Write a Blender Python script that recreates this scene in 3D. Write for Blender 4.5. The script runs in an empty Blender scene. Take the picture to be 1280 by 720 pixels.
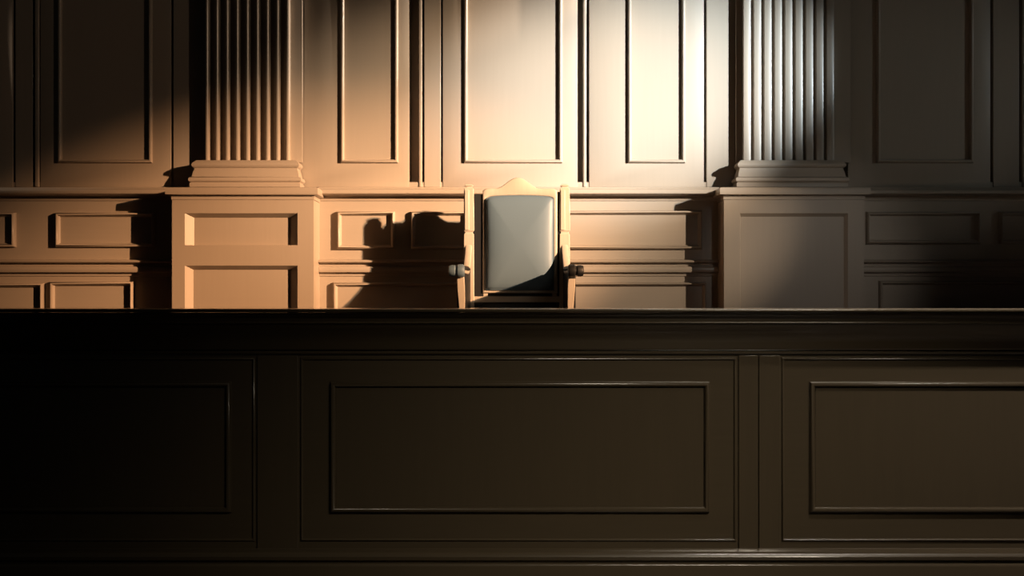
import bpy, bmesh, math, random
from mathutils import Vector
random.seed(4)
S = bpy.context.scene
COL = S.collection
F = 35/36*1280          # focal length in pixels
D = 7.3                 # camera to wall front plane
H = 1.55                # eye height
HOR = 378               # horizon row

def X(px, y=0.0): return (px-640)/F*(D+y)
def Z(py, y=0.0): return H-(py-HOR)/F*(D+y)

# ------------------------------------------------------------------ materials
def wood(name, c1, c2, rough=.38, scale=3.0, axis='Z', spec=.5, coat=0.0):
    m = bpy.data.materials.new(name); m.use_nodes = True
    nt = m.node_tree; N = nt.nodes; L = nt.links
    b = N['Principled BSDF']
    tc = N.new('ShaderNodeTexCoord'); mp = N.new('ShaderNodeMapping')
    st = {'Z': (14, 14, .7), 'X': (.7, 14, 14)}[axis]
    mp.inputs['Scale'].default_value = st
    L.new(tc.outputs['Object'], mp.inputs['Vector'])
    n = N.new('ShaderNodeTexNoise'); n.inputs['Scale'].default_value = scale
    n.inputs['Detail'].default_value = 6; n.inputs['Roughness'].default_value = .6
    L.new(mp.outputs[0], n.inputs['Vector'])
    r = N.new('ShaderNodeValToRGB')
    r.color_ramp.elements[0].position = .3; r.color_ramp.elements[0].color = (*c1, 1)
    r.color_ramp.elements[1].position = .72; r.color_ramp.elements[1].color = (*c2, 1)
    L.new(n.outputs['Fac'], r.inputs['Fac']); L.new(r.outputs['Color'], b.inputs['Base Color'])
    bp = N.new('ShaderNodeBump'); bp.inputs['Strength'].default_value = .03
    bp.inputs['Distance'].default_value = .002
    L.new(n.outputs['Fac'], bp.inputs['Height']); L.new(bp.outputs['Normal'], b.inputs['Normal'])
    b.inputs['Roughness'].default_value = rough
    b.inputs['Specular IOR Level'].default_value = spec
    b.inputs['Coat Weight'].default_value = coat; b.inputs['Coat Roughness'].default_value = .13
    return m

def leather(name, col, rough=.45):
    m = bpy.data.materials.new(name); m.use_nodes = True
    nt = m.node_tree; N = nt.nodes; L = nt.links
    b = N['Principled BSDF']; b.inputs['Base Color'].default_value = (*col, 1)
    b.inputs['Roughness'].default_value = rough
    v = N.new('ShaderNodeTexVoronoi'); v.inputs['Scale'].default_value = 240
    tc = N.new('ShaderNodeTexCoord'); L.new(tc.outputs['Object'], v.inputs['Vector'])
    bp = N.new('ShaderNodeBump'); bp.inputs['Strength'].default_value = .12
    bp.inputs['Distance'].default_value = .001
    L.new(v.outputs['Distance'], bp.inputs['Height']); L.new(bp.outputs['Normal'], b.inputs['Normal'])
    return m

WALL = wood('wall_panelling_wood', (.350, .281, .217), (.363, .291, .225), .40, coat=.12)
WALLH = wood('wall_rail_wood', (.350, .281, .217), (.363, .291, .225), .40, coat=.12, axis='X')
BENCH = wood('bench_dark_wood', (.098, .074, .046), (.108, .081, .050), .30, coat=1.0, axis='X')
BENCHV = wood('bench_dark_wood_upright', (.098, .074, .046), (.108, .081, .050), .30, coat=1.0)
CHAIRW = wood('chair_pale_wood', (.42, .37, .31), (.46, .405, .34), .35)
LEA = leather('grey_leather', (.095, .145, .195), .5)
LEAB = leather('black_leather', (.008, .008, .009), .5)
FLOORM = wood('floor_boards', (.05, .032, .02), (.09, .06, .035), .4, axis='X')
DAISM = leather('dais_carpet', (.05, .02, .018), .9)

# ------------------------------------------------------------------ mesh helpers
def link(name, bm, mat, parent=None, smooth=35, bevel=0):
    bmesh.ops.remove_doubles(bm, verts=bm.verts, dist=1e-6)
    bmesh.ops.recalc_face_normals(bm, faces=bm.faces)
    me = bpy.data.meshes.new(name); bm.to_mesh(me); bm.free()
    me.materials.append(mat)
    if smooth:
        me.polygons.foreach_set('use_smooth', [True]*len(me.polygons))
        me.set_sharp_from_angle(angle=math.radians(smooth))
    o = bpy.data.objects.new(name, me); COL.objects.link(o)
    if parent: o.parent = parent
    if bevel:
        md = o.modifiers.new('bevel', 'BEVEL'); md.width = bevel; md.segments = 3
        md.limit_method = 'ANGLE'; md.angle_limit = math.radians(40)
        md.harden_normals = False
    return o

def box(bm, x0, x1, y0, y1, z0, z1):
    v = [bm.verts.new(p) for p in ((x0,y0,z0),(x1,y0,z0),(x1,y1,z0),(x0,y1,z0),
                                   (x0,y0,z1),(x1,y0,z1),(x1,y1,z1),(x0,y1,z1))]
    for f in ((0,1,2,3),(4,5,6,7),(0,1,5,4),(1,2,6,5),(2,3,7,6),(3,0,4,7)):
        bm.faces.new([v[i] for i in f])

def boxobj(name, dims, mat, parent=None, bevel=.003):
    bm = bmesh.new(); box(bm, *dims)
    return link(name, bm, mat, parent, bevel=bevel)

def rings(bm, loops, close_first=False, close_last=False, closed=True):
    vs = [[bm.verts.new(p) for p in lp] for lp in loops]
    for a, b in zip(vs, vs[1:]):
        n = len(a)
        for i in range(n if closed else n-1):
            j = (i+1) % n
            bm.faces.new((a[i], a[j], b[j], b[i]))
    if close_first: bm.faces.new(vs[0])
    if close_last: bm.faces.new(vs[-1])
    return vs

def rect_loop(x0, x1, z0, z1, u, y):
    if isinstance(u, (int, float)): u = (u,)*4     # left, right, bottom, top
    return [(x0+u[0], y, z0+u[2]), (x1-u[1], y, z0+u[2]), (x1-u[1], y, z1-u[3]), (x0+u[0], y, z1-u[3])]

def frame_mould(name, x0, x1, z0, z1, prof, y, mat, parent):
    """picture-frame moulding; prof = [(inward offset, height toward the room)], closed at the back"""
    bm = bmesh.new()
    rings(bm, [rect_loop(x0, x1, z0, z1, u, y-h) for u, h in prof+[prof[0]]])
    return link(name, bm, mat, parent, smooth=50)

def half_round(w, h, n=7, base=0.0):
    return [(w*(1-math.cos(math.pi*i/n))/2, base+h*math.sin(math.pi*i/n)) for i in range(n+1)]

def bolection(w, h):
    # bead, quirk and sloping inner edge
    p = [(0, -.002), (0, h*.35), (w*.10, h*.62), (w*.25, h*.92), (w*.40, h), (w*.55, h*.92), (w*.66, h*.66),
         (w*.70, h*.46), (w*.82, h*.38), (w*.94, h*.2), (w, -.002)]
    return p

def sweep3(name, x0, x1, yb, yf, prof, mat, parent, cap=True, smooth=40):
    """profile (outward, z) carried round left side, front and right side of a box"""
    bm = bmesh.new()
    loops = [[(x0-o, yb, z), (x0-o, yf-o, z), (x1+o, yf-o, z), (x1+o, yb, z)] for o, z in prof]
    rings(bm, loops, cap, cap)
    return link(name, bm, mat, parent, smooth=smooth)

def straight(name, x0, x1, prof, mat, parent=None, smooth=40):
    """profile [(y, z)] closed, extruded along x"""
    bm = bmesh.new()
    a = [bm.verts.new((x0, y, z)) for y, z in prof]; b = [bm.verts.new((x1, y, z)) for y, z in prof]
    n = len(prof)
    for i in range(n): bm.faces.new((a[i], a[(i+1) % n], b[(i+1) % n], b[i]))
    bm.faces.new(a); bm.faces.new(b)
    return link(name, bm, mat, parent, smooth=smooth)

def empty(name, loc):
    o = bpy.data.objects.new(name, None); COL.objects.link(o); o.location = loc
    o.empty_display_size = .1
    return o

def tag(o, label, cat, group=None):
    o['label'] = label; o['category'] = cat
    if group: o['group'] = group
    return o
def struct(o): o['kind'] = 'structure'; return o

def adopt(root, *kids):
    bpy.context.view_layer.update()
    for k in kids:
        k.parent = root; k.matrix_parent_inverse = root.matrix_world.inverted()

class Thing:
    """collects parts built in world coordinates and hangs them on an Empty at the base"""
    def __init__(s, name, loc, label, cat, group=None):
        s.root = empty(name, loc); tag(s.root, label, cat, group); s.parts = []
    def add(s, o): s.parts.append(o); return o
    def done(s):
        off = s.root.location
        for o in s.parts:
            if o.parent is None:
                o.parent = s.root; o.location = o.location - off
            # meshes are in world space; shift so the local origin is the thing's base
        return s.root

# ------------------------------------------------------------------ room shell
WL, WR = -5.2, 5.2
TOPZ = 4.6
struct(boxobj('floor', (WL, WR, -9.5, .35, -.1, 0), FLOORM, bevel=0))
wall = struct(boxobj('wall_back', (WL, WR, .14, .30, 0, TOPZ), WALL, bevel=0))
railz_t, railz_b = Z(234), Z(250)
struct(boxobj('trim_1', (WL+.01, WR-.01, 0, .1395, .0, Z(236)), WALLH, bevel=0))      # dado backing

# raised floor behind the bench
DZ = 1.02
struct(boxobj('floor_raised', (-4.2, 4.2, -1.9, 0, .001, DZ), DAISM, bevel=.005))

# chair rail and dado rail runs between the pedestals
PEDS = [(215, 392), (905, 1080)]
PY = -.22
def pedx(i): return X(PEDS[i][0], PY), X(PEDS[i][1], PY)
p0, p1 = pedx(0), pedx(1)
runs = [(WL+.01, p0[0]-.001), (p0[1]+.001, p1[0]-.001), (p1[1]+.001, WR-.01)]
def arc(cy, cz, r, a0, a1, n=6):
    return [(cy+r*math.cos(math.radians(a0+(a1-a0)*i/n)), cz+r*math.sin(math.radians(a0+(a1-a0)*i/n))) for i in range(n+1)]
k = 2
for a, b in runs:
    y1 = -.085
    prof = [(.1350, Z(235)), (-.05, Z(235)), (-.055, Z(236.6)), (-.066, Z(237.2))] + \
           [(y1, Z(239)), (y1-.006, Z(241)), (y1-.004, Z(243.4)), (y1+.004, Z(244.3)), (y1+.014, Z(244.8)), (-.014, Z(245.2)), (-.010, Z(246)), (-.010, Z(249.5)), (-.006, Z(251)), (.1350, Z(251))]
    struct(straight('trim_%d' % k, a, b, prof, WALLH)); k += 1
    prof = [(-.0005, Z(324.5)), (-.03, Z(325)), (-.050, Z(326)), (-.056, Z(327.5)), (-.050, Z(328.6)), (-.020, Z(329.2)), (-.018, Z(333)),
            (-.036, Z(333.6)), (-.042, Z(335)), (-.042, Z(339)), (-.038, Z(340.5)), (-.010, Z(341)), (-.008, Z(345)), (-.0005, Z(345.5))]
    struct(straight('trim_%d' % k, a, b, prof, WALLH)); k += 1

# upper stiles: plain boards and narrow beads between the big panels
UB = .02                       # front plane of the upper boards
ZB = Z(234, UB)
def stile(a, b, y=UB, rnd=.004, zb=None):
    global k
    struct(boxobj('trim_%d' % k, (X(a, y), X(b, y), y, .1390, zb or ZB, TOPZ-.02), WALL, bevel=rnd)); k += 1
stile(19, 41); stile(43.2, 48.2, UB-.012, .007)
stile(216.5, 258); stile(523.5, 527.6, UB-.004, .006); stile(530.2, 551)
stile(729, 733, UB-.004, .006); stile(883, 935)
stile(1241.5, 1274)
# bottom rail that closes the gaps between boards
struct(boxobj('trim_%d' % k, (WL+.02, WR-.02, UB+.004, .1390, ZB+.0005, Z(227.5, UB)), WALLH, bevel=.002)); k += 1
ZB2 = Z(227.5, UB)

# ------------------------------------------------------------------ upper wall panels
def upper_panel(x0, x1, f0, f1, label, zf=204):
    y = UB
    a, b = X(x0, y), X(x1, y)
    t = Thing('wall_panel', ((a+b)/2, y, ZB), label, 'wall panel', 'tall upper panels of the back wall')
    fa, fb, fz, ft = X(f0, y), X(f1, y), Z(zf, y), TOPZ-.35
    zb, zt = ZB, TOPZ-.02
    bm = bmesh.new()     # board with square opening
    fe = .004
    def lp(x0, x1, z0, z1, y): return [(x0, y, z0), (x1, y, z0), (x1, y, z1), (x0, y, z1)]
    y -= .001
    rings(bm, [lp(a, b, zb, zt, .1385), lp(a, b, zb, zt, y+fe), lp(a+fe*.3, b-fe*.3, zb+fe*.3, zt-fe*.3, y+fe*.3), lp(a+fe, b-fe, zb+fe, zt-fe, y),
               lp(fa+.006, fb-.006, fz+.006, ft-.006, y), lp(fa+.006, fb-.006, fz+.006, ft-.006, .1385)])
    t.add(link('board', bm, WALL))
    w = X(644.6)-X(640)
    t.add(frame_mould('panel_moulding', fa, fb, fz, ft, [(0, -.004)]+half_round(w, .025, 8)[0:]+[(w, -.012)], y, WALL, None))
    t.add(boxobj('panel_field', (fa+.007, fb-.007, y+.004, .138, fz+.007, ft-.007), WALL, bevel=0))
    return t.done()
upper_panel(-150, 16, -120, -8, 'tall dark wall panel cut off by the left edge of the picture')
upper_panel(50.5, 213.5, 73, 191, 'dark brown tall wall panel left of the left fluted pilaster')
upper_panel(366, 511, 426, 498, 'amber lit narrow tall wall panel beside the left fluted pilaster')
upper_panel(553.5, 722, 580, 703, 'wide brightly lit tall wall panel directly above the chair')
upper_panel(736.5, 880, 784.5, 856.5, 'narrow whitish lit tall wall panel between chair and right pilaster')
upper_panel(1060, 1238, 1095, 1216, 'dim grey tall wall panel right of the right fluted pilaster')
upper_panel(1278, 1440, 1310, 1410, 'tall dim wall panel cut off by the right edge of the picture')

# ------------------------------------------------------------------ dado panels
def dado_panel(f0, f1, z0, z1, label, w=5.5, h=.042, grp='small panels in the middle row of the dado', inner=True):
    a, b = X(f0), X(f1)
    zt, zb = Z(z0), Z(z1)
    t = Thing('dado_panel', ((a+b)/2, 0, zb), label, 'wall panel', grp)
    ww = X(640+w)
    t.add(frame_mould('panel_moulding', a, b, zb, zt, [(u, hh) for u, hh in bolection(ww, h)], -.0005, WALL, None))
    t.add(boxobj('panel_field', (a+ww*.9, b-ww*.9, -.006, .0005, zb+ww*.9, zt-ww*.9), WALLH, bevel=.002))
    return t.done()
m = 'middle dado row, '
dado_panel(-130, 20.5, 266, 309, 'low wide panel cut by left edge, between the two dado rails')
dado_panel(71, 195, 266, 309, 'brown oblong panel between the dado rails, half shaded by the left pedestal')
dado_panel(422, 494, 264.5, 311.5, 'small amber oblong panel with raised border between left pedestal and chair')
dado_panel(514, 586, 264.5, 311.5, 'small oblong panel lost in the shadow of the chair')
dado_panel(664, 877, 263.5, 311.5, 'long oblong panel between the chair and the right pedestal')
dado_panel(1082, 1224, 265, 305, 'dark oblong panel right of the right pedestal, between the dado rails')
dado_panel(1248, 1400, 265, 305, 'dark oblong panel at far right edge, between the dado rails')
G2 = 'large panels below the lower dado rail'
dado_panel(-90, 56, 354, 470, 'rust brown lower panel cut by left edge, just above the bench top', grp=G2)
dado_panel(64, 168, 352, 470, 'orange brown lower panel left of the left pedestal, above the bench', grp=G2)
dado_panel(417, 592, 353, 470, 'lower panel right of the left pedestal, mostly in the chair shadow', grp=G2)
dado_panel(690, 882, 353, 470, 'lower panel between chair arm and right pedestal, above the bench', grp=G2, w=5)
dado_panel(1098, 1400, 351, 470, 'very dark lower panel right of the right pedestal', grp=G2)

# ------------------------------------------------------------------ pilasters on pedestals
SY = -.07
def pilaster(i, shaft, ridges, gapw, base, label, recesses, plain_l, plain_r):
    x0, x1 = pedx(i)
    t = Thing('pilaster', ((x0+x1)/2, 0, DZ), label, 'pilaster')
    # pedestal body with bevelled recesses in the front face
    zt, zb = Z(250, PY), DZ+.001
    bm = bmesh.new()
    xs = [x0, x1]; 
    def q(a, b, c, d, y=PY): bm.faces.new([bm.verts.new(p) for p in ((a, y, c), (b, y, c), (b, y, d), (a, y, d))])
    rx0, rx1 = X(recesses[0][0], PY), X(recesses[0][1], PY)
    q(x0, rx0, zb, zt); q(rx1, x1, zb, zt)
    zz = zt
    for (ra, rb, pt, pb, bev, dep) in recesses:
        zr_t, zr_b = Z(pt, PY), Z(pb, PY)
        q(rx0, rx1, zr_t, zz)
        s = [v/F*(D+PY) for v in bev]   # left right bottom top
        rings(bm, [rect_loop(rx0, rx1, zr_b, zr_t, 0, PY), rect_loop(rx0, rx1, zr_b, zr_t, s, PY+dep)])
        zz = zr_b
    q(rx0, rx1, zb, zz)
    for xx in xs:
        bm.faces.new([bm.verts.new(p) for p in ((xx, PY, zb), (xx, 0, zb), (xx, 0, zt), (xx, PY, zt))])
    bm.faces.new([bm.verts.new(p) for p in ((x0, PY, zt), (x1, PY, zt), (x1, 0, zt), (x0, 0, zt))])
    ped = t.add(link('pedestal', bm, WALL, smooth=20))
    for (ra, rb, pt, pb, bev, dep) in recesses:
        s = [v/F*(D+PY) for v in bev]
        o = boxobj('pedestal_panel', (rx0+s[0]-.002, rx1-s[1]+.002, PY+dep+.0002, PY+dep+.012, Z(pb, PY)+s[2]-.002, Z(pt, PY)-s[3]+.002), WALL, bevel=0)
        o.parent = ped
    P = lambda py, y=PY-.03: Z(py, y)
    t.add(sweep3('pedestal_cap', x0, x1, -.001, PY, [(-.01, P(233.6)), (.018, P(233.6)), (.032, P(234.4)), (.036, P(236)), (.036, P(240.5)), (.036, P(242.8)), (.030, P(243.6)), (.006, P(244)),
                (.004, P(246)), (.004, P(249)), (-.01, P(250))], WALLH, None))
    # base of the shaft
    bx0, bx1 = X(base[0], SY-.05), X(base[1], SY-.05)
    B = lambda py: Z(py, SY-.05)
    t.add(sweep3('shaft_base', bx0, bx1, -.001, SY-.045, [(-.03, B(234)), (.028, B(234)), (.028, B(229.8)), (.022, B(228.6)), (.024, B(228)), (.034, B(226.6)), (.036, B(224.6)), (.031, B(222.4)), (.016, B(221)),
                (.010, B(216)), (.002, B(211.5)), (.002, B(210)), (.006, B(209.4)), (.016, B(207.8)), (.018, B(205.6)), (.012, B(203.4)), (0, B(201.6)), (-.008, B(200)), (-.03, B(199.4))], WALLH, None))
    # fluted shaft
    sx = [X(c, SY) for c in ridges]
    hw = [X(640+gapw/2, SY)]
    per = (sx[-1]-sx[0])/(len(sx)-1); rw = per-2*hw[0]
    dep = .050; c = min(rw*.36, .0075) if gapw > 5 else .003
    pts = []
    L0, R0 = X(plain_l, SY), X(plain_r, SY)
    pts += [(L0, -.001), (L0, SY+.045)]
    for j, cx in enumerate(sx):
        a, b = cx-rw/2, cx+rw/2
        if j == 0: pts += [(a, SY+.045)]
        pts += [(a, SY+c), (a+c*.3, SY+c*.34), (a+c, SY), (b-c, SY), (b-c*.3, SY+c*.34), (b, SY+c)]
        if j < len(sx)-1:
            n = 6; nx = sx[j+1]-rw/2
            for q_ in range(n+1):
                an = math.pi*q_/n
                pts.append(((b+nx)/2-(nx-b)/2*math.cos(an), SY+dep-(nx-b)/2+(nx-b)/2*math.sin(an)))
        else: pts += [(b, SY+.045)]
    pts += [(R0, SY+.045), (R0, -.001)]
    bm = bmesh.new()
    za, zc = B(200.6), TOPZ-.02
    A = [bm.verts.new((x, y, za)) for x, y in pts]; C = [bm.verts.new((x, y, zc)) for x, y in pts]
    for j in range(len(pts)-1): bm.faces.new((A[j], A[j+1], C[j+1], C[j]))
    bm.faces.new(C); bm.faces.new(A)
    t.add(link('fluted_shaft', bm, WALL, smooth=38))
    return t.done()
pilaster(0, None, [258.5+12.6*i for i in range(9)], 8.4, (243, 371), 'amber lit fluted wall pilaster on a two-panel pedestal, left of the chair',
         [(231, 372, 266.5, 306.5, (9, 10.5, .6, 5), .05), (231, 372, 332, 420, (8, 10.5, 1, 5), .05)], 247, 376)
pilaster(1, None, [934+13*i for i in range(9)], 4.0, (925, 1054), 'grey fluted wall pilaster on a single-panel pedestal, right of the chair',
         [(925, 1060, 266.5, 420, (1.5, 4, 1, 4), .022)], 922, 1066)

# ------------------------------------------------------------------ judge's bench
BY = -2.2
bt = Thing('judge_bench', (0, -1.9, 0), 'long dark brown panelled judge bench spanning the whole foreground', 'bench')
BL, BR = -3.9, 3.9
b = lambda py, o=0.0: Z(py, BY-o)
bt.add(boxobj('body', (BL, BR, BY, -1.905, .0, b(420)), BENCH, bevel=0))
pr = [(-.02, b(437, .02))]
cor = [(0, b(443, .0)), (.012, b(442.6)), (.018, b(440.5)), (.012, b(438.6)), (.024, b(437.4)), (.030, b(436, .03)), (.038, b(428, .04)), (.060, b(419, .06)), (.095, b(411.5, .1)), (.118, b(407, .12)),
       (.122, b(405.6, .12)), (.130, b(405, .13)), (.136, b(403.6, .13)), (.130, b(402, .13)), (.136, b(400.4, .14)), (.142, b(396, .15)), (.160, b(392.5, .17)), (.182, b(391, .18))]
bt.add(sweep3('cornice', BL, BR, -1.905, BY, cor, BENCH, None, cap=True, smooth=35))
topz = Z(386.0, BY-.2)
r = .0085
nose = [(.18, topz-2*r)] + [(.191+r*math.cos(math.radians(a)), topz-r+r*math.sin(math.radians(a))) for a in range(-90, 91, 15)] + [(.18, topz)]
bt.add(sweep3('bench_top', BL, BR, -1.55, BY, nose, BENCH, None, smooth=50))
PG = []
def bench_panel(o0, o1, i0, i1):
    yy = BY
    a0, a1 = X(o0, yy), X(o1, yy); z1, z0 = Z(447, yy), Z(676, yy)
    bmw = .013
    t1 = frame_mould('outer_bead', a0, a1, z0, z1, [(0, -.004), (.0, .004), (.003, .009), (.007, .010), (.011, .007), (.013, -.004)], yy, BENCHV, None)
    bt.add(t1)
    a0, a1 = X(i0, yy), X(i1, yy); z1, z0 = Z(476.5, yy), Z(640.5, yy)
    bt.add(frame_mould('panel_moulding', a0, a1, z0, z1, [(0, -.003), (0, .005), (.003, .006)]+[(.003+u, .006+h) for u, h in half_round(.025, .020, 12)]+[(.031, .006), (.036, -.003)], yy, BENCHV, None))
    bt.add(boxobj('panel_field', (a0+.033, a1-.033, yy-.005, yy+.003, z0+.033, z1-.033), BENCHV, bevel=0))
bench_panel(-172, 319, -140, 290)
bench_panel(376, 920, 413, 887)
bench_panel(977, 1468, 1011, 1436)
for a, c in ((322, 373), (923, 946), (948.2, 974.5)):
    bt.add(boxobj('stile', (X(a, BY), X(c, BY), BY-.010, BY+.002, Z(687, BY), Z(444, BY)), BENCHV, bevel=.003))
bs = lambda py, o=.05: Z(py, BY-o)
bt.add(sweep3('base_moulding', BL, BR, -1.905, BY, [(0, bs(687, 0)), (.012, bs(687.5)), (.018, bs(689)), (.030, bs(690.5)), (.046, bs(693)), (.053, bs(696)), (.050, bs(700)), (.040, bs(702)), (.030, bs(703.2)), (.030, bs(704.4)),
         (.044, bs(705)), (.050, bs(706.5)), (.052, bs(709)), (.052, 0.0), (0, 0.0)][::-1], BENCH, None))
bt.done()

# ------------------------------------------------------------------ chair
CY = -.50
cx = X(647.5, CY)
ct = Thing('high_back_chair', (cx, CY-.25, DZ), 'high-back armchair with pale wood frame and grey leather back behind the bench', 'chair')
cX = lambda px: X(px, CY)
cZ = lambda py: Z(py, CY)
def back_outline(xl, xr, zb, zs, topf, n=28):
    pts = [(xl, zb), (xl, zb+(zs-zb)*.33), (xl, zb+(zs-zb)*.66)]
    pts += [(xl+(xr-xl)*i/n, topf(i/n)) for i in range(n+1)]
    pts += [(xr, zb+(zs-zb)*.66), (xr, zb+(zs-zb)*.33), (xr, zb)]
    m_ = 10
    pts += [(xr+(xl-xr)*i/m_, zb) for i in range(1, m_)]
    return pts
def crest(t):
    # shoulders, concave rise and a rounded hump
    c = abs(t-.47)*2
    h = 236.0
    s = 0.5+0.5*math.cos(math.pi*min(1, c/.58))
    edge = max(0, (abs(t-.5)*2-.86)/.14)
    return cZ(h-13.8*s**.85+2.5*edge**2)
def inner_top(t):
    e = max(0, (abs(t-.5)*2-.80)/.20)
    return cZ(244.5+1.8*(abs(t-.5)*2)**2+2.6*e**2.4)
xl, xr = cX(603.5), cX(696.5)
outer = back_outline(xl, xr, cZ(366.5), cZ(240), crest)
inner = back_outline(cX(607.5), cX(692), cZ(363), cZ(250), inner_top)
yf, yb_ = CY-.022, CY+.022
bm = bmesh.new()
def sh(o, cxx, czz, s): return [((x-cxx)*s+cxx, (z-czz)*s+czz) for x, z in o]
def lay(o, y): return [(x, y, z) for x, z in o]
mid_x, mid_z = (xl+xr)/2, cZ(305)
rings(bm, [lay(inner, yb_), lay(sh(outer, mid_x, mid_z, 1.0), yb_), lay(outer, yf+.008), lay(sh(outer, mid_x, mid_z, .992), yf+.002), lay(sh(outer, mid_x, mid_z, .982), yf),
           lay(sh(inner, mid_x, mid_z, 1.018), yf), lay(sh(inner, mid_x, mid_z, 1.008), yf+.002), lay(inner, yf+.007), lay(inner, yb_)])
ct.add(link('back_frame', bm, CHAIRW, smooth=45))
# upholstered pad, domed
bm = bmesh.new()
loops = []
for s, y in ((1.004, yf+.012), (.996, yf+.002), (.985, yf-.008), (.965, yf-.016), (.92, yf-.024), (.84, yf-.031), (.70, yf-.038), (.50, yf-.043), (.25, yf-.046), (.08, yf-.047)):
    loops.append(lay(sh(inner, cX(648.7), mid_z, s), y))
rings(bm, [lay(sh(inner, cX(648.7), mid_z, 1.004), yb_-.004)]+loops, True, True)
ct.add(link('back_cushion', bm, LEA, smooth=60))
bm = bmesh.new()   # piping
pp = sh(inner, cX(648.7), mid_z, .985)
n = len(pp)
lo = []
for i in range(n):
    x, z = pp[i]; xa, za = pp[i-1]; xb, zb2 = pp[(i+1) % n]
    tx, tz = xb-xa, zb2-za; l = math.hypot(tx, tz); nx, nz = tz/l, -tx/l
    lo.append([(x+nx*.004*math.cos(a), yf-.008+.004*math.sin(a), z+nz*.004*math.cos(a)) for a in [k_*math.pi/3 for k_ in range(6)]])
rings(bm, lo+[lo[0]])
ct.add(link('back_piping', bm, LEA, smooth=60))

def post(x0, x1, y0, y1, z0, z1, name='side_post', ch=.006):
    return ct.add(boxobj(name, (x0, x1, y0, y1, z0, z1), CHAIRW, bevel=ch))
SEAT = DZ+.40
for sgn, (pa, pb_) in ((-1, (579.5, 593)), (1, (699, 712.5))):
    a, c = cX(pa), cX(pb_)
    w = (c-a)
    bm = bmesh.new()
    # slender turned-square upright: lower block, collar, tapered upper part with a groove down the front, finial
    def sq(bx, bz, s, ys=1):
        return [(bx-s, CY-.02*ys, bz), (bx+s, CY-.02*ys, bz), (bx+s, CY+.02*ys, bz), (bx-s, CY+.02*ys, bz)]
    mx = (a+c)/2
    rings(bm, [sq(mx, DZ+.002, w*.34), sq(mx, SEAT, w*.50), sq(mx, cZ(293), w*.46), sq(mx, cZ(291.5), w*.36, .8), sq(mx, cZ(290), w*.36, .8), sq(mx, cZ(288.5), w*.5, 1.05),
               sq(mx, cZ(236), w*.44), sq(mx, cZ(234.5), w*.30, .7), sq(mx, cZ(233.5), w*.30, .7), sq(mx, cZ(232.5), w*.42), sq(mx, cZ(230.5), w*.25, .6)], True, True)
    up = ct.add(link('side_post', bm, CHAIRW, smooth=25, bevel=.004))
    # applied bead down the front of the post
    b2 = boxobj('post_bead', (mx-w*.38, mx+w*.02, CY-.028, CY-.018, cZ(288), cZ(238)), CHAIRW, bevel=.003); b2.parent = up
    # small blocks tying post to the back frame
    e0, e1 = (c-.004, xl+.004) if sgn < 0 else (xr-.004, a+.004)
    ct.add(boxobj('back_strut', (*sorted((e1 if sgn < 0 else e0, (e1+.03) if sgn < 0 else (e0-.03))), CY-.012, CY+.012, cZ(371), cZ(362)), CHAIRW, bevel=.002))
    # arm : sweeps from the post down and forward, flaring outward, ends in a rolled hand-hold
    ya = -1.08
    xe = X(571, ya) if sgn < 0 else X(719.5, ya)
    path = []
    for i in range(15):
        t_ = i/14
        y = CY-.01+(ya-CY+.01)*t_
        x = mx+(xe-mx)*(t_**1.2)
        z = H+.215+.20*max(0, 1-t_*2.6)**2
        path.append((x, y, z))
    bm = bmesh.new(); lo = []
    for i, (x, y, z) in enumerate(path):
        wd = .021+.012*(i/14); th = .013
        lo.append([(x+wd*math.copysign(abs(math.cos(q_))**.6, math.cos(q_)), y, z-.018+th*math.copysign(abs(math.sin(q_))**.6, math.sin(q_))) for q_ in [k_*math.pi/6 for k_ in range(12)]])
    rings(bm, lo, True, True)
    ct.add(link('armrest', bm, CHAIRW, smooth=50))
    bm = bmesh.new(); lo = []      # leather pad on the arm
    for i, (x, y, z) in enumerate(path[4:14]):
        e = .6 if i in (0, 9) else 1
        lo.append([(x+.033*e*math.cos(q_), y, z+.004+.018*e*math.sin(q_)) for q_ in [k_*math.pi/6 for k_ in range(12)]])
    rings(bm, lo, True, True)
    ct.add(link('arm_pad', bm, LEAB, smooth=60))
    bm = bmesh.new(); lo = []      # rolled hand-hold, axis across the chair
    ze = path[-1][2]-.018
    for xx, rr in ((-.050, .020), (-.046, .032), (-.030, .037), (-.012, .036), (-.006, .030), (.002, .030), (.008, .040), (.036, .042), (.046, .036), (.050, .022)):
        xx *= -sgn
        lo.append([(xe+xx, ya-.010+rr*math.cos(q_), ze+rr*math.sin(q_)) for q_ in [k_*math.pi/9 for k_ in range(18)]])
    rings(bm, lo, True, True)
    ct.add(link('hand_hold', bm, LEA if sgn < 0 else LEAB, smooth=40))
    # front arm support, curved
    bm = bmesh.new(); lo = []
    for i in range(9):
        t_ = i/8
        z = DZ+.002+(ze-.02-DZ)*t_
        y = ya+.05+.03*math.sin(t_*math.pi*1.4)
        s = .017+.006*math.cos(t_*7)
        x = xe-sgn*(.022)*(1) - sgn*.01*math.sin(t_*math.pi)
        lo.append([(x-s, y-s, z), (x+s, y-s, z), (x+s, y+s, z), (x-s, y+s, z)])
    rings(bm, lo, True, True)
    ct.add(link('leg', bm, CHAIRW, smooth=30, bevel=.003))
    # closed leather side below the arm, made solid for the shadow it casts
    bm = bmesh.new(); A, C_ = [], []
    for (x, y, z) in path[:13]:
        A.append((x, y, z-.03)); C_.append((x, y, SEAT-.03))
    th = .012
    rings(bm, [[(x-th, y, z), (x+th, y, z), (x+th, y, z2), (x-th, y, z2)] for (x, y, z), (_, _, z2) in zip(A, C_)], True, True)
    ct.add(link('arm_side_panel', bm, LEAB, smooth=40))
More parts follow.
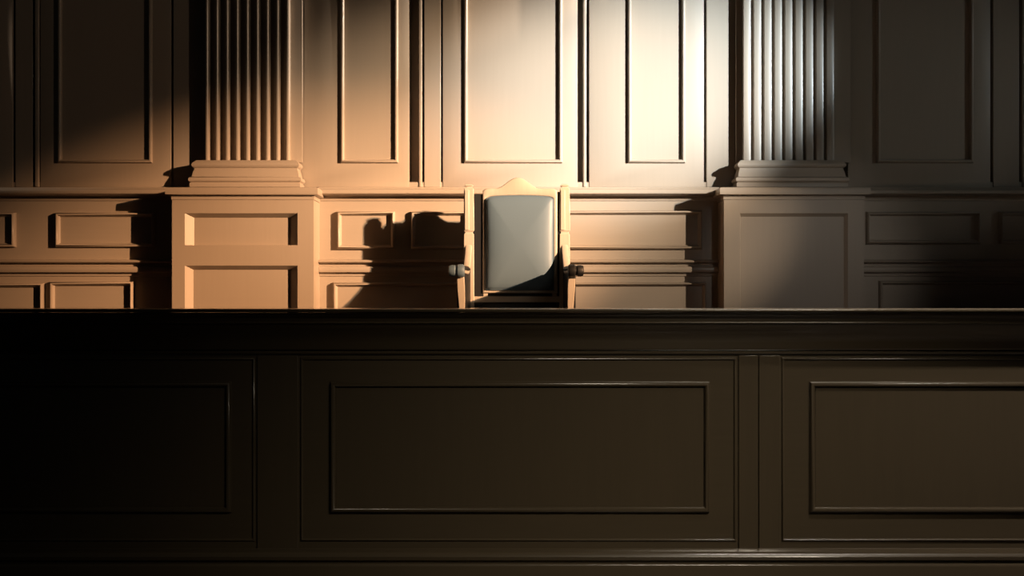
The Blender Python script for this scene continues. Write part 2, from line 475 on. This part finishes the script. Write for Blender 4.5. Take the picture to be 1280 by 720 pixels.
ct.add(boxobj('lower_back_rail', (cX(592), cX(700), CY-.014, CY+.014, cZ(378), cZ(370.5)), CHAIRW, bevel=.003))
for wa, wb, wt in ((cX(591), xl+.003, 243), (xr-.003, cX(701), 240)):
    ct.add(boxobj('side_infill', (wa, wb, CY-.010, CY+.010, cZ(381), cZ(wt)), LEAB, bevel=.003))  # black infill added to darken the gaps and close the cast shadow
ct.add(boxobj('lower_back_infill', (cX(590), cX(702), CY+.015, CY+.03, SEAT-.02, cZ(364)), LEAB, bevel=.003))  # black sheet standing in for shade in the slit under the back
# seat
sx0, sx1 = cX(592), cX(703)
ct.add(boxobj('seat_frame', (sx0-.02, sx1+.02, -1.10, CY+.02, SEAT-.10, SEAT-.03), CHAIRW, bevel=.006))
ct.add(boxobj('seat', (sx0+.01, sx1-.01, -1.09, CY-.05, SEAT-.03, SEAT+.07), LEAB, bevel=.03))
for pz in (SEAT-.28,):
    ct.add(boxobj('stretcher', (sx0, sx1, -.86, -.83, pz, pz+.03), CHAIRW, bevel=.004))
    for xx in (sx0, sx1):
        ct.add(boxobj('stretcher', (xx-.012, xx+.012, -1.03, CY, pz-.002, pz+.028), CHAIRW, bevel=.004))
ct.done()

# ------------------------------------------------------------------ lights
def spot(name, loc, target, energy, color, size, blend, radius, sx=1, sy=1):
    l = bpy.data.lights.new(name, 'SPOT'); l.energy = energy; l.color = color
    l.spot_size = math.radians(size); l.spot_blend = blend; l.shadow_soft_size = radius
    o = bpy.data.objects.new(name, l); COL.objects.link(o); o.location = loc
    o.rotation_euler = (Vector(target)-Vector(loc)).to_track_quat('-Z', 'Y').to_euler()
    o.scale = (sx, sy, 1)
    return o
LP = Vector((8.4, -6.4, 4.6))
spot('amber_spotlight', LP, (X(405), 0, Z(346)), 16500, (1, .545, .27), 15, 1, .05)
spot('warm_spotlight', LP+Vector((-.1, 0, .12)), (X(640), 0, Z(185)), 9600, (1, .77, .54), 15, 1, .05)
spot('white_spotlight', LP+Vector((-.2, 0, .25)), (X(797), 0, Z(112)), 14800, (.78, .92, 1), 12.4, 1, .05)
spot('dado_fill', LP+Vector((-.1, 0, -.1)), (X(765), 0, Z(335)), 3000, (1, .82, .62), 10, 1, .05)  # added fill, lifts the dado between chair and right pedestal
spot('grazing_rim_fill', (2.6, -.22, 4.35), (X(190), 0, Z(100)), 1300, (1, .84, .68), 15.5, .9, .02)  # added rim light close to the wall, picks out flute edges
spot('upper_left_fill', LP+Vector((.2, 0, .4)), (X(90), 0, Z(20)), 360, (1, .80, .60), 20, .8, .05)  # added weak fill for highlights on the upper left beads
spot('cool_fill_spotlight', (12.5, -6.2, 4.6), (X(1080), 0, Z(130)), 420, (.86, 1, 1), 13.5, 1, .12)
spot('pedestal_fill', (3.0, -7.6, 4.0), (X(1015), PY, Z(330)), 230, (1, .95, .88), 14, 1, .1)  # added frontal fill, brightens the right pedestal
def area(name, loc, target, energy, color, sx, sy, spread=180):
    a = bpy.data.lights.new(name, 'AREA'); a.energy = energy; a.color = color; a.shape = 'RECTANGLE'; a.size = sx; a.size_y = sy
    a.spread = math.radians(spread)
    o = bpy.data.objects.new(name, a); COL.objects.link(o); o.location = loc
    o.rotation_euler = (Vector(target)-Vector(loc)).to_track_quat('-Z', 'Y').to_euler()
    return o
area('bench_fill', (2.3, -5.9, 3.6), (.4, -2.2, .25), 5.8, (1, .87, .67), 1.6, .4, 46)  # soft fill for the bench front, no actual fixture
area('bench_highlight_fill', (3.6, -4.3, 4.3), (3.6, -2.25, .9), 11, (1, .89, .77), 3.6, .12, 44)  # added light strip, puts highlights on the bench mouldings

area('bench_top_fill', (2.9, -2.30, 4.3), (2.9, -2.18, 1.5), 45, (1, .92, .84), 4.6, .06, 10)  # narrow overhead fill added to brighten the bench top edge

w = bpy.data.worlds.new('World'); S.world = w; w.use_nodes = True
w.node_tree.nodes['Background'].inputs[0].default_value = (.8, .85, .8, 1)
w.node_tree.nodes['Background'].inputs[1].default_value = .004

cam = bpy.data.cameras.new('camera'); cam.lens = 35; cam.sensor_width = 36; cam.shift_y = (HOR-360)/1280
co = bpy.data.objects.new('camera', cam); COL.objects.link(co)
co.location = (0, -D, H); co.rotation_euler = (math.pi/2, 0, 0)
S.camera = co
S.view_settings.view_transform = 'Standard'; S.view_settings.look = 'None'
S.view_settings.exposure = 0; S.view_settings.gamma = 1; S.view_settings.use_curve_mapping = False
